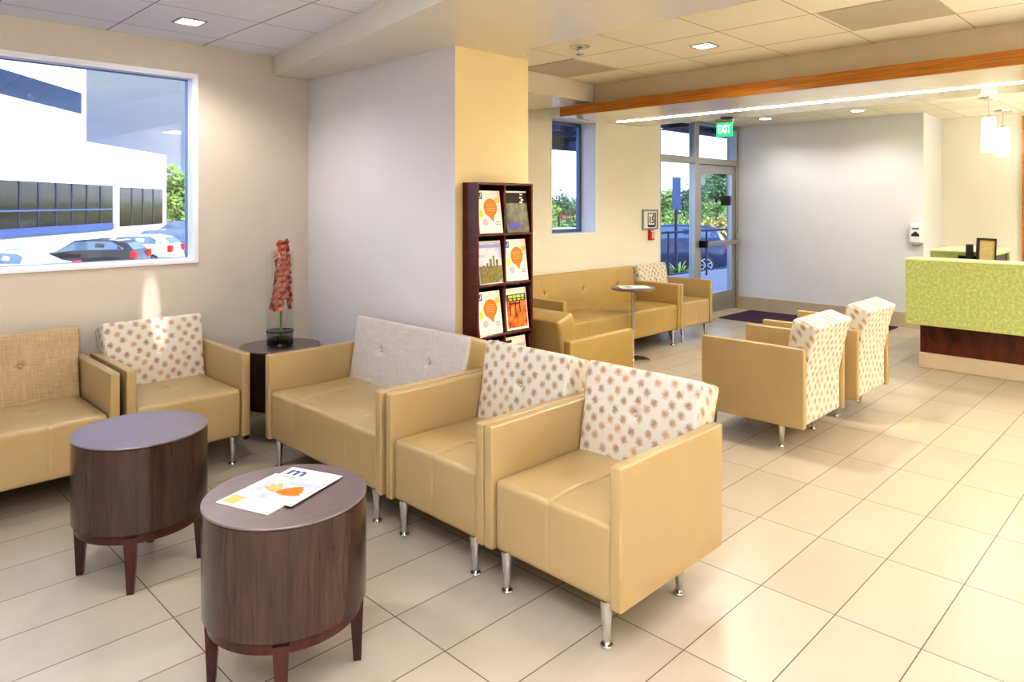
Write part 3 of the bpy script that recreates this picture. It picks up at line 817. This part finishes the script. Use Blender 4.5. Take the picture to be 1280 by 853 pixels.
def round_light(label, x, y, z, e, group=None):
    t = thing('round_downlight', label, 'ceiling light', (x, y, z), 0, group)
    obj('trim_ring', lathe(bmesh.new(), [(.075, -.008), (.095, -.005), (.095, 0)], 28), M['white'], t, True)
    obj('diffuser', lathe(bmesh.new(), [(.07, -.0095), (.07, -.006)], 24), M['lamp'], t)
    if e: spot(x, y, z-.03, e)
round_light('round lit downlight close to the entrance door', 9.20, 4.33, CZ, 24)
round_light('round lit downlight between the entrance and reception, by the grey wall', 9.20, 3.15, CZ, 24)
sp_ = thing('sprinkler', 'chrome sprinkler head in the cream ceiling beside the white soffit', 'sprinkler', (4.02, 3.30, CZ))
obj('escutcheon', lathe(bmesh.new(), [(.03, -.02), (.07, -.006), (.075, 0)], 28), M['chrome'], sp_, True)
obj('head', lathe(bmesh.new(), [(.03, -.06), (.03, -.055), (.008, -.05), (.012, -.02)], 16), M['chrome'], sp_, True)
dd = thing('ceiling_detector', 'small dark round fitting under the wood-edged ceiling panel', 'detector', (6.52, 3.47, 2.45))
obj('detector_body', lathe(bmesh.new(), [(.03, -.02), (.06, -.012), (.065, 0)], 24), M['ink'], dd, True)
tag(obj('ceiling_vent', B(-.30, .30, -.30, .30, -.004, 0), M['vent'], loc=(4.62, 3.91, CZ)), 'square perforated vent tile close to the soffit and sprinkler', 'vent')
tag(obj('ceiling_vent', B(-.30, .30, -.30, .30, -.004, 0), M['vent'], loc=(4.62, 1.41, CZ)), 'square perforated vent tile near the top picture edge above the wood beam', 'vent')

# fill lamps added out of view at ceiling height to brighten the room
def area(x, y, z, sx, sy, e, col=(1, .96, .9)):
    l = bpy.data.lights.new('fill_lamp', 'AREA'); l.shape = 'RECTANGLE'; l.size = sx; l.size_y = sy; l.energy = e; l.color = col
    o = bpy.data.objects.new('fill_lamp', l); COL.objects.link(o); o.location = (x, y, z)
for x, y, e, c in ((0.2, .6, 20, (.98, .98, 1)), (4.6, -1.2, 16, (1, .88, .68)), (8.6, -.8, 38, (1, .97, .92)), (0.0, -1.8, 22, (1, .98, .96))):
    area(x, y, CZ-.03, 1.1, .5, e, c)
for x, y, e in ((4.62, .3, 14), (.3, 2.9, 50), (8.4, 1.6, 48), (2.75, 1.2, 24), (6.3, 3.3, 36)):
    spot(x, y, CZ-.19 if 1.3 < x < 3.3 else CZ-.03 if x < 5.3 or x > 6.7 else 2.42, e, col=(1, .97, .91))
def ceiling_fill(x, y, z, sx, sy, e, col):  # added upward lamps out of frame, brightening the ceilings
    l = bpy.data.lights.new('ceiling_fill_lamp', 'AREA'); l.shape = 'RECTANGLE'; l.size = sx; l.size_y = sy; l.energy = e; l.color = col
    o = bpy.data.objects.new('ceiling_fill_lamp', l); COL.objects.link(o); o.location = (x, y, z); o.rotation_euler = (PI, 0, 0)
ceiling_fill(-.6, -.2, 1.9, 1.0, 1.0, 110, (.90, .93, 1))
ceiling_fill(5.5, -1.6, 1.9, 1.4, 1.0, 110, (1, .97, .93))
ceiling_fill(9.2, -1.6, 1.9, 1.4, 1.0, 80, (1, .98, .95))
# added unseen spot imitating a sliver of sun on the wall under the window
l = bpy.data.lights.new('glint_spot', 'SPOT'); l.energy = 230; l.spot_size = R(11); l.spot_blend = .8; l.shadow_soft_size = .01; l.color = (1, .97, .92)
o = bpy.data.objects.new('glint_spot', l); COL.objects.link(o); o.location = (1.2, 1.9, 2.3); o.scale = (.22, 1, 1)
o.rotation_euler = (Vector((1.66, 5.0, .86))-o.location).to_track_quat('-Z', 'Y').to_euler()

# ------------------------------------------------------------------ outdoors
GZ = -1.3
struct('ground', B(-60, 220, 8.6, 220, GZ-.3, GZ), M['asphalt'])
struct('porch_slab', B(6.9, 22, WY+.16, 8.6, -.3, -.02), M['concrete'])
struct('bed_wall', B(-8, 6.9, WY+.3, 8.6, -1.6, -1.2), M['asphalt'])

# white building opposite
e_ = Vector((.633, .774, 0)).normalized()
fb = thing('office_building', 'large white building with dark window bands beyond the parked cars', 'building', (17.51, 50.44, GZ), math.atan2(-e_.y, -e_.x))
# local x runs along the facade towards the viewpoint, +y points away from us?
def facade_y(sign): return sign
# outward normal towards the viewpoint side
nrm = Vector((.774, -.633, 0))
loc_y = Vector((math.cos(fb.rotation_euler.z+PI/2), math.sin(fb.rotation_euler.z+PI/2), 0))
SG = 1 if loc_y.dot(nrm) > 0 else -1
def fbox(x0, x1, out, depth, z0, z1):
    y0, y1 = sorted((SG*out, -SG*depth))
    return B(x0, x1, y0, y1, z0+1.3, z1+1.3)
obj('low_wing_wall', fbox(0, 10.94, 0, 8, GZ, 4.80), M['ext_white'], fb)
obj('tall_wing_wall', fbox(10.94, 34, 0, 12, GZ, 13), M['ext_white'], fb)
def fwin(name, x0, x1, z0, z1, mat, step):
    w = obj(name, fbox(x0, x1, .03, .05, z0, z1), mat, fb)
    bm = bmesh.new(); x = x0+step
    while x < x1:
        y0, y1 = sorted((SG*.06, SG*.02)); box(bm, x-.04, x+.04, y0, y1, z0+1.3, z1+1.3); x += step
    obj('mullion', bm, M['navy'], w)
    return w
fwin('window_band', 7.97, 30, .47, 2.56, M['ext_glass'], 1.5)
fwin('window_band', .72, 7.08, .22, 2.50, M['ext_glass'], 1.6)
fwin('upper_window_band', 11.5, 30, 6.2, 7.25, M['ext_blue'], 40)
obj('sill_band', fbox(7.97, 30, .10, 0, .12, .47), M['ext_sill'], fb)
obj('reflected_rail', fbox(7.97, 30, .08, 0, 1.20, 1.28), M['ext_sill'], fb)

# cars
def car(label, x, y, heading, mat, L_=4.2, H_=1.48, W2=.86, kind='hatch', group=None, z=GZ):
    t = thing('car', label, 'car', (x, y, z), heading, group)
    # stations: x (front = +), z_low, z_belt, z_roof, half width belt, half width roof
    h = H_
    if kind == 'sedan':
        S = [(.5, .34, .50, .50, .72, .60), (.47, .22, .62, .62, .80, .66), (.30, .20, .90*h/1.45, .90*h/1.45, .86, .74), (.20, .20, .93*h/1.45, .95*h/1.45, .86, .74),
             (.04, .20, .95*h/1.45, h-.04, .86, .60), (-.08, .20, .96*h/1.45, h, .86, .60), (-.22, .20, .97*h/1.45, h-.06, .86, .60), (-.37, .20, .98*h/1.45, 1.02*h/1.45, .86, .70), (-.47, .24, .94*h/1.45, .94*h/1.45, .82, .72), (-.5, .36, .62, .62, .74, .66)]
    else:
        S = [(.5, .34, .52, .52, .70, .58), (.47, .22, .66, .66, .80, .64), (.30, .20, .92*h/1.45, .93*h/1.45, .86, .74), (.21, .20, .95*h/1.45, 1.0*h/1.45, .86, .72),
             (.05, .20, .98*h/1.45, h-.04, .86, .64), (-.08, .20, 1.0*h/1.45, h, .86, .64), (-.28, .20, 1.02*h/1.45, h-.03, .86, .62), (-.40, .20, 1.03*h/1.45, h-.13, .85, .60), (-.475, .24, 1.0*h/1.45, 1.02*h/1.45, .82, .68), (-.5, .36, .66, .66, .76, .68)]
    S = [(a*L_, b, c, d, e*W2/.86, f*W2/.86) for a, b, c, d, e, f in S]
    bm = bmesh.new(); rings = []
    for sx, zl, zb, zr, wb, wr in S:
        zt = max(zr, zb+.005)
        pts = [(-wb*.92, zl), (-wb, zl+.12), (-wb, zb), (-wr, zt), (wr, zt), (wb, zb), (wb, zl+.12), (wb*.92, zl)]
        rings.append([bm.verts.new((sx, yy, zz)) for yy, zz in pts])
    for a, b in zip(rings, rings[1:]):
        for i in range(8): bm.faces.new((a[i], a[(i+1) % 8], b[(i+1) % 8], b[i]))
    bm.faces.new(rings[0]); bm.faces.new(list(reversed(rings[-1])))
    obj('body', bm, mat, t, True)
    # glass: side windows and screens, just outside the body surface
    for s in (-1, 1):
        bm = bmesh.new()
        top = []; bot = []
        idx = range(3, 8)
        for i in idx:
            sx, zl, zb, zr, wb, wr = S[i]
            f0, f1 = .12, .86
            if i == idx[0] or i == idx[-1]: f1 = .3
            lo = Vector((sx, s*(wb+(wr-wb)*f0+.012), zb+(zr-zb)*f0)); hi = Vector((sx, s*(wb+(wr-wb)*f1+.012), zb+(zr-zb)*f1))
            bot.append(bm.verts.new(lo)); top.append(bm.verts.new(hi))
        for i in range(len(top)-1): bm.faces.new((bot[i], bot[i+1], top[i+1], top[i]))
        obj('side_window', bm, M['car_glass'], t)
    for (i, j, nm) in ((3, 4, 'windscreen'), (7, 8, 'rear_window')):
        bm = bmesh.new(); a, b = S[i], S[j]; q = []
        for k, f in ((a, .1), (b, .9)) if nm == 'windscreen' else ((a, .1), (b, .85)):
            pass
        P0 = Vector((a[0], 0, max(a[3], a[2]))); P1 = Vector((b[0], 0, max(b[3], b[2])))
        n_ = Vector((1 if nm == 'windscreen' else -1, 0, .8)).normalized()*.014
        for f in (.08, .92):
            p = P0.lerp(P1, f)+n_; w = (a[5]+(b[5]-a[5])*f)*.9
            q.append((p, w))
        vs = [bm.verts.new((q[0][0].x, -q[0][1], q[0][0].z)), bm.verts.new((q[0][0].x, q[0][1], q[0][0].z)), bm.verts.new((q[1][0].x, q[1][1], q[1][0].z)), bm.verts.new((q[1][0].x, -q[1][1], q[1][0].z))]
        bm.faces.new(vs); obj(nm, bm, M['car_glass'], t)
    wr_ = .33 if H_ < 1.7 else .38
    for sx in (.31*L_, -.31*L_):
        for s in (-1, 1):
            w = thing_part = obj('wheel', lathe(bmesh.new(), [(wr_*.9, -.11), (wr_, -.08), (wr_, .08), (wr_*.9, .11)], 24), M['tyre'], t, True, loc=(sx, s*(W2-.09), wr_), rot=(PI/2, 0, 0))
            bm = bmesh.new(); lathe(bm, [(.06, -.120), (.06, .120)], 12)
            lathe(bm, [(wr_*.60, -.112), (wr_*.60, .112), (wr_*.70, .112), (wr_*.70, -.112), (wr_*.60, -.112)], 24, cap=False)
            for k in range(7):
                a = 2*PI*k/7
                tb = bmesh.new(); box(tb, .03, wr_*.64, -.022, .022, -.114, .114); merge(bm, tb, Matrix.Rotation(a, 4, 'Z'))
            obj('hub', bm, M['hub'], w)
    for s in (-1, 1):
        y0, y1 = sorted((s*W2*.62, s*W2*.965))
        obj('tail_light', B(-.503*L_, -.46*L_, y0, y1, .72*h/1.45, 1.0*h/1.45, .02), M['tail'], t)
        obj('headlight', B(.44*L_, .496*L_, y0*.95, y1*.95, .56, .68, .02), M['white'], t)
    obj('bumper', B(-.515*L_, -.47*L_, -W2*.9, W2*.9, .28, .52, .03), mat, t)
    obj('number_plate', B(-.518*L_, -.514*L_, -.18, .18, .55, .66), M['white'], t)
    return t
HD = R(140.7)
car('white low car leftmost in the row before the white building', 4.55, 28.2, HD, M['c_white'], 4.4, 1.38, kind='sedan')
car('dark grey hatchback with red tail light, beside the white car', 8.05, 31.6, HD, M['c_dark'], 4.1, 1.48)
car('white hatchback parked behind the dark grey hatchback', 10.35, 34.4, HD, M['c_white'], 4.2, 1.5)
car('silver hatchback third beyond the dark grey hatchback', 12.25, 36.9, HD, M['c_silver'], 4.2, 1.6)
car('silver estate car with bulky rear nearest the window edge', 14.4, 39.6, HD, M['c_silver'], 4.6, 1.95, .9)
car('steel blue car last in the row by the tree', 16.9, 43.2, HD, M['c_blue'], 4.3, 1.8)
car('big navy sport utility car outside the glass entrance door', 25.4, 16.5, R(134), M['c_suv'], 5.2, 2.02, 1.0)
car('white car outside seen low in the narrow window', 24.9, 21.8, R(134), M['c_white'], 4.4, 1.75, .9)

# vegetation
def foliage(n, rx, ry, rz, leaf, seed, droop=0, shape='ball'):
    r2 = random.Random(seed); bm = bmesh.new()
    cl_ = [(r2.uniform(-.6, .6)*rx, r2.uniform(-.6, .6)*ry, r2.uniform(-.65, .75)*rz, r2.uniform(.3, .5)) for _ in range(14)]
    for i in range(n):
        c = r2.choice(cl_); d = Vector((r2.gauss(0, 1), r2.gauss(0, 1), r2.gauss(0, 1))).normalized()*r2.uniform(.6, 1)
        p = Vector((c[0]+d.x*rx*c[3], c[1]+d.y*ry*c[3], c[2]+d.z*rz*c[3]))
        u = Vector((r2.gauss(0, 1), r2.gauss(0, 1), r2.gauss(0, 1))).normalized(); w = u.orthogonal().normalized()
        s = leaf*r2.uniform(.6, 1.3)
        vs = [bm.verts.new(p+u*s), bm.verts.new(p+w*s*.6), bm.verts.new(p-u*s), bm.verts.new(p-w*s*.6)]
        bm.faces.new(vs)
    return bm
def tree(label, x, y, h, w, mat, seed, n=1500, group='trees on the far slope', leaf=None, z=GZ, trunk_f=.35):
    t = thing('tree', label, 'tree', (x, y, z), 0, group)
    obj('trunk', tube(bmesh.new(), [(0, 0, 0), (.1*w*.2, 0, h*trunk_f), (0, .05*w, h*.75)], [h*.03, h*.022, h*.008]), M['bark'], t, True)
    rz = h*(1-trunk_f)/2
    obj('foliage', foliage(n, w/2, w/2, rz, leaf or h*.03, seed), mat, t, loc=(0, 0, h*trunk_f+rz))
    return t
def fwd(px, d):
    """ground point at a bearing and distance from the entrance lobby"""
    u = (px-640)/886.4; a = R(44.87)
    return d*(math.cos(a)+u*math.sin(a)), d*(math.sin(a)-u*math.cos(a))
x, y = fwd(221, 58); tree('leafy green tree standing past the end of the white building', x, y, 5.6, 3.6, M['leaf'], 5, 2600, None, leaf=.22, trunk_f=.15)
x, y = fwd(232, 66); tree('second green tree behind the tree past the white building', x, y, 5.2, 3.4, M['leaf_d'], 9, 1500, None, leaf=.22, trunk_f=.2)
# far slope with trees and houses
bm = bmesh.new(); nx = 24; rows = []
for j in range(6):
    row = []
    for i in range(nx+1):
        px = 560+i*20; d = 70+j*18; x, y = fwd(px, d)
        row.append(bm.verts.new((x, y, GZ+.1+j*.62+.25*math.sin(i*.9+j)+max(0, (px-800)/140)*.35*j)))
    rows.append(row)
for a, b in zip(rows, rows[1:]):
    for i in range(nx): bm.faces.new((a[i], a[i+1], b[i+1], b[i]))
struct('hillside', bm, M['hill'])
specs = [(831, 33, 3.4, 2.6, 'leaf', 0), (856, 52, 4.0, 4.2, 'leaf_d', 1), (872, 66, 4.6, 4.2, 'leaf_d', 2), (896, 84, 6.6, 5, 'leaf_d', 3), (911, 96, 8.0, 5, 'leaf_d', 4),
         (925, 74, 4.6, 4, 'leaf_d', 5), (888, 50, 2.9, 2.6, 'leaf', 6), (938, 56, 4.6, 4, 'leaf', 7), (814, 46, 3.8, 3.6, 'leaf', 8),
         (698, 60, 3.9, 3.6, 'leaf_d', 9), (716, 74, 3.6, 4, 'leaf_d', 10), (684, 50, 3.2, 2.6, 'leaf', 11)]
words_ = ['leafy green tree seen through the sidelight, nearest the lamp post', 'dark round tree behind the street sign', 'broad dark tree right of the street sign', 'tall dark tree on the hill seen through the door',
          'tallest dark tree on the hill seen through the door', 'dark tree seen at the hinge side of the door glass', 'low green tree just above the navy car', 'green tree beyond the edge of the door',
          'green tree hidden partly by the far wall end', 'dark tree in the middle of the narrow window', 'dark tree at the sash side of the narrow window', 'green tree at the near side of the narrow window']
for (px, d, h, w, mt, sd), lb in zip(specs, words_):
    x, y = fwd(px, d); tree(lb, x, y, h, w, M[mt], 20+sd, 1300)
def shrub(label, px, d, h, w, mat, seed, z=GZ, n=700, leaf=.12, grp='shrubs beyond the road'):
    x, y = fwd(px, d); t = thing('shrub', label, 'shrub', (x, y, z), 0, grp)
    obj('foliage', foliage(n, w/2, w/2, h/2, leaf, seed), mat, t, loc=(0, 0, h*.5))
for i, (px, d) in enumerate([(830, 36), (848, 40), (866, 44), (884, 40), (902, 44), (922, 38)]):
    shrub('low yellowish shrub beyond the navy car seen through the entrance glass', px, d, 2.1, 1.25, M['leaf_y'], 50+i)
for i, (px, d) in enumerate([(690, 38), (705, 42), (720, 46)]):
    shrub('low green shrub seen through the narrow window', px, d, 2.0, 1.3, M['leaf'], 60+i, grp='shrubs in the narrow window')
# spiky palm-like plant on the porch edge
t = thing('palm_plant', 'green arching leafy plant outside the sidelight glass', 'plant', (*fwd(850, 17.2), GZ))
bm = bmesh.new(); r2 = random.Random(11)
for i in range(120):
    a = r2.uniform(0, 2*PI); ln = r2.uniform(.5, .85); up = r2.uniform(.35, 1.25); w = .03; prev = None; base = Vector((0, 0, 1.05))
    for k in range(6):
        f = k/5; p = base+Vector((math.cos(a)*ln*f, math.sin(a)*ln*f, up*.75*f-.9*f*f*ln)); q = Vector((-math.sin(a), math.cos(a), 0))*w*(1-f*.9)
        row = (bm.verts.new(p-q), bm.verts.new(p+q))
        if prev: bm.faces.new((prev[0], prev[1], row[1], row[0]))
        prev = row
obj('fronds', bm, M['leaf'], t)
obj('trunk', tube(bmesh.new(), [(0, 0, 0), (0, 0, 1.1)], [.11, .09]), M['bark'], t, True)

def house(label, px, d, w, h, dep, z, rz=.8, grp='houses on the far slope'):
    x, y = fwd(px, d); t = thing('house', label, 'building', (x, y, z), rz)
    obj('wall', B(-w/2, w/2, -dep/2, dep/2, 0, h), M['house'], t)
    bm = bmesh.new(); o = .4
    a = [bm.verts.new(p) for p in ((-w/2-o, -dep/2-o, h), (w/2+o, -dep/2-o, h), (w/2+o, dep/2+o, h), (-w/2-o, dep/2+o, h), (-w/2+1, 0, h+1.4), (w/2-1, 0, h+1.4))]
    for f in ((0, 1, 5, 4), (1, 2, 5), (2, 3, 4, 5), (3, 0, 4), (0, 3, 2, 1)): bm.faces.new([a[i] for i in f])
    obj('roof', bm, M['roof_r'], t)
    bm = bmesh.new()
    for q in (-.3, .3): 
        for s in (-1, 1): box(bm, w*q-.5, w*q+.5, s*dep/2-.03, s*dep/2+.03, h*.35, h*.7)
    obj('window', bm, M['car_glass'], t)
house('pale house with red roof high on the hill seen through the door', 905, 110, 9, 3, 7, 3.2)
house('pale house with red roof on the hill beside the door stile', 920, 120, 9, 3, 7, 4.2)
house('pale building with red roof low in the narrow window', 708, 85, 10, 2.2, 6, -2.4, .78)

# street sign, railing, canopies
x, y = fwd(845, 20); t = thing('street_sign', 'tall blue sign panel on a post outside the sidelight', 'sign', (x, y, GZ), R(-45))
obj('post', tube(bmesh.new(), [(0, 0, 0), (0, 0, 3.6)], .045, 10), M['navy'], t)
obj('panel', B(-.12, .12, -.07, -.04, 2.7, 3.62, .01), M['ext_sill'], t)
rl = thing('railing', 'dark metal railing on the porch outside the door', 'railing', (11, 8.1, -.02))
obj('top_rail', tube(bmesh.new(), [(0, 0, 1.0), (9, 0, 1.0)], .025, 8), M['navy'], rl)
obj('lower_rail', tube(bmesh.new(), [(0, 0, .12), (9, 0, .12)], .015, 8), M['navy'], rl)
for k in range(6): obj('post', tube(bmesh.new(), [(.2+1.55*k, 0, 0), (.2+1.55*k, 0, 1.0)], .022, 8), M['navy'], rl)
cn = thing('entrance_canopy', 'dark navy canopy above the glass entrance outside', 'canopy', (8.5, WY+.3, 3.20))
obj('canopy_deck', B(0, 8, 0, 3.0, .12, .25), M['navy'], cn)
obj('fascia_beam', B(0, 8, 2.9, 3.0, -.05, .9), M['navy'], cn)
for k in range(4): obj('joist', B(.6+2*k, .7+2*k, 0, 2.9, .0, .12), M['navy'], cn)
aw = thing('window_awning', 'dark metal awning outside the top of the narrow window', 'awning', (5.6, WY+.4, 2.36))
obj('fascia', B(0, 2.3, 1.0, 1.06, -.02, .65), M['navy'], aw)
obj('deck', B(0, 2.3, 0, 1.0, .50, .56), M['navy'], aw)
for k in range(4): obj('bracket', B(.1+.65*k, .16+.65*k, 0, 1.0, .1, .16), M['ext_sill'], aw)

# ------------------------------------------------------------------ sky and sun
w = bpy.data.worlds.new('sky'); sc.world = w; w.use_nodes = True; nt = w.node_tree; nt.nodes.clear(); L = nt.links
out = N(nt, 'ShaderNodeOutputWorld'); bg = N(nt, 'ShaderNodeBackground'); L.new(bg.outputs[0], out.inputs[0])
tc = N(nt, 'ShaderNodeTexCoord'); sp = N(nt, 'ShaderNodeSeparateXYZ'); L.new(tc.outputs['Generated'], sp.inputs[0])
n = N(nt, 'ShaderNodeTexNoise', Scale=2.2, Detail=5); mp = N(nt, 'ShaderNodeMapping'); mp.inputs['Scale'].default_value = (1, 1, 3.5); L.new(tc.outputs['Generated'], mp.inputs[0]); L.new(mp.outputs[0], n.inputs['Vector'])
f = math_n(nt, 'ADD', sp.outputs['Z'], math_n(nt, 'MULTIPLY', math_n(nt, 'SUBTRACT', n.outputs[0], .5), .16))
cr = N(nt, 'ShaderNodeValToRGB'); e = cr.color_ramp.elements
e[0].position = 0; e[0].color = srgb(248, 248, 250); e[1].position = .07; e[1].color = srgb(232, 240, 250)
for p, c in ((.12, srgb(170, 190, 222)), (.17, srgb(178, 194, 216)), (.30, srgb(176, 190, 208)), (.6, srgb(150, 180, 225))):
    x = e.new(p); x.color = c
L.new(f, cr.inputs[0])
c2r = N(nt, 'ShaderNodeValToRGB'); e = c2r.color_ramp.elements
e[0].position = 0; e[0].color = srgb(168, 168, 166); e[1].position = .05; e[1].color = srgb(116, 122, 138)
for p, c in ((.10, srgb(108, 114, 128)), (.15, srgb(128, 130, 130)), (.30, srgb(122, 124, 126)), (.55, srgb(150, 175, 215))):
    x = e.new(p); x.color = c
L.new(f, c2r.inputs[0])
az = N(nt, 'ShaderNodeMapRange'); az.inputs['From Min'].default_value = .70; az.inputs['From Max'].default_value = .84; L.new(sp.outputs['Y'], az.inputs['Value'])
mxw = N(nt, 'ShaderNodeMix', data_type='RGBA'); L.new(az.outputs[0], mxw.inputs[0]); L.new(cr.outputs[0], mxw.inputs[6]); L.new(c2r.outputs[0], mxw.inputs[7])
L.new(mxw.outputs[2], bg.inputs[0]); bg.inputs[1].default_value = 2.0
s = bpy.data.lights.new('sun', 'SUN'); s.energy = 6; s.angle = R(1); s.color = (1, .96, .9)
so = bpy.data.objects.new('sun', s); COL.objects.link(so)
so.rotation_euler = Vector((-.35, .75, -.75)).to_track_quat('-Z', 'Y').to_euler()

# ------------------------------------------------------------------ camera and view
cam = bpy.data.cameras.new('camera'); co = bpy.data.objects.new('camera', cam); COL.objects.link(co)
co.location = (0, 0, 1.6); co.rotation_euler = (PI/2, 0, -R(90-44.87))
cam.sensor_width = 36; cam.lens = 886.4/1280*36; cam.shift_y = -(426.5-253.5)/1280
cam.clip_start = .05; cam.clip_end = 600
sc.camera = co
sc.view_settings.view_transform = 'Standard'
sc.view_settings.look = 'High Contrast'
sc.view_settings.exposure = .34
sc.view_settings.gamma = 1
sc.cycles.use_denoising = True
sc.cycles.max_bounces = 8
sc.cycles.transparent_max_bounces = 12
sc.cycles.sample_clamp_indirect = 6
sc.cycles.caustics_reflective = False
sc.cycles.caustics_refractive = False
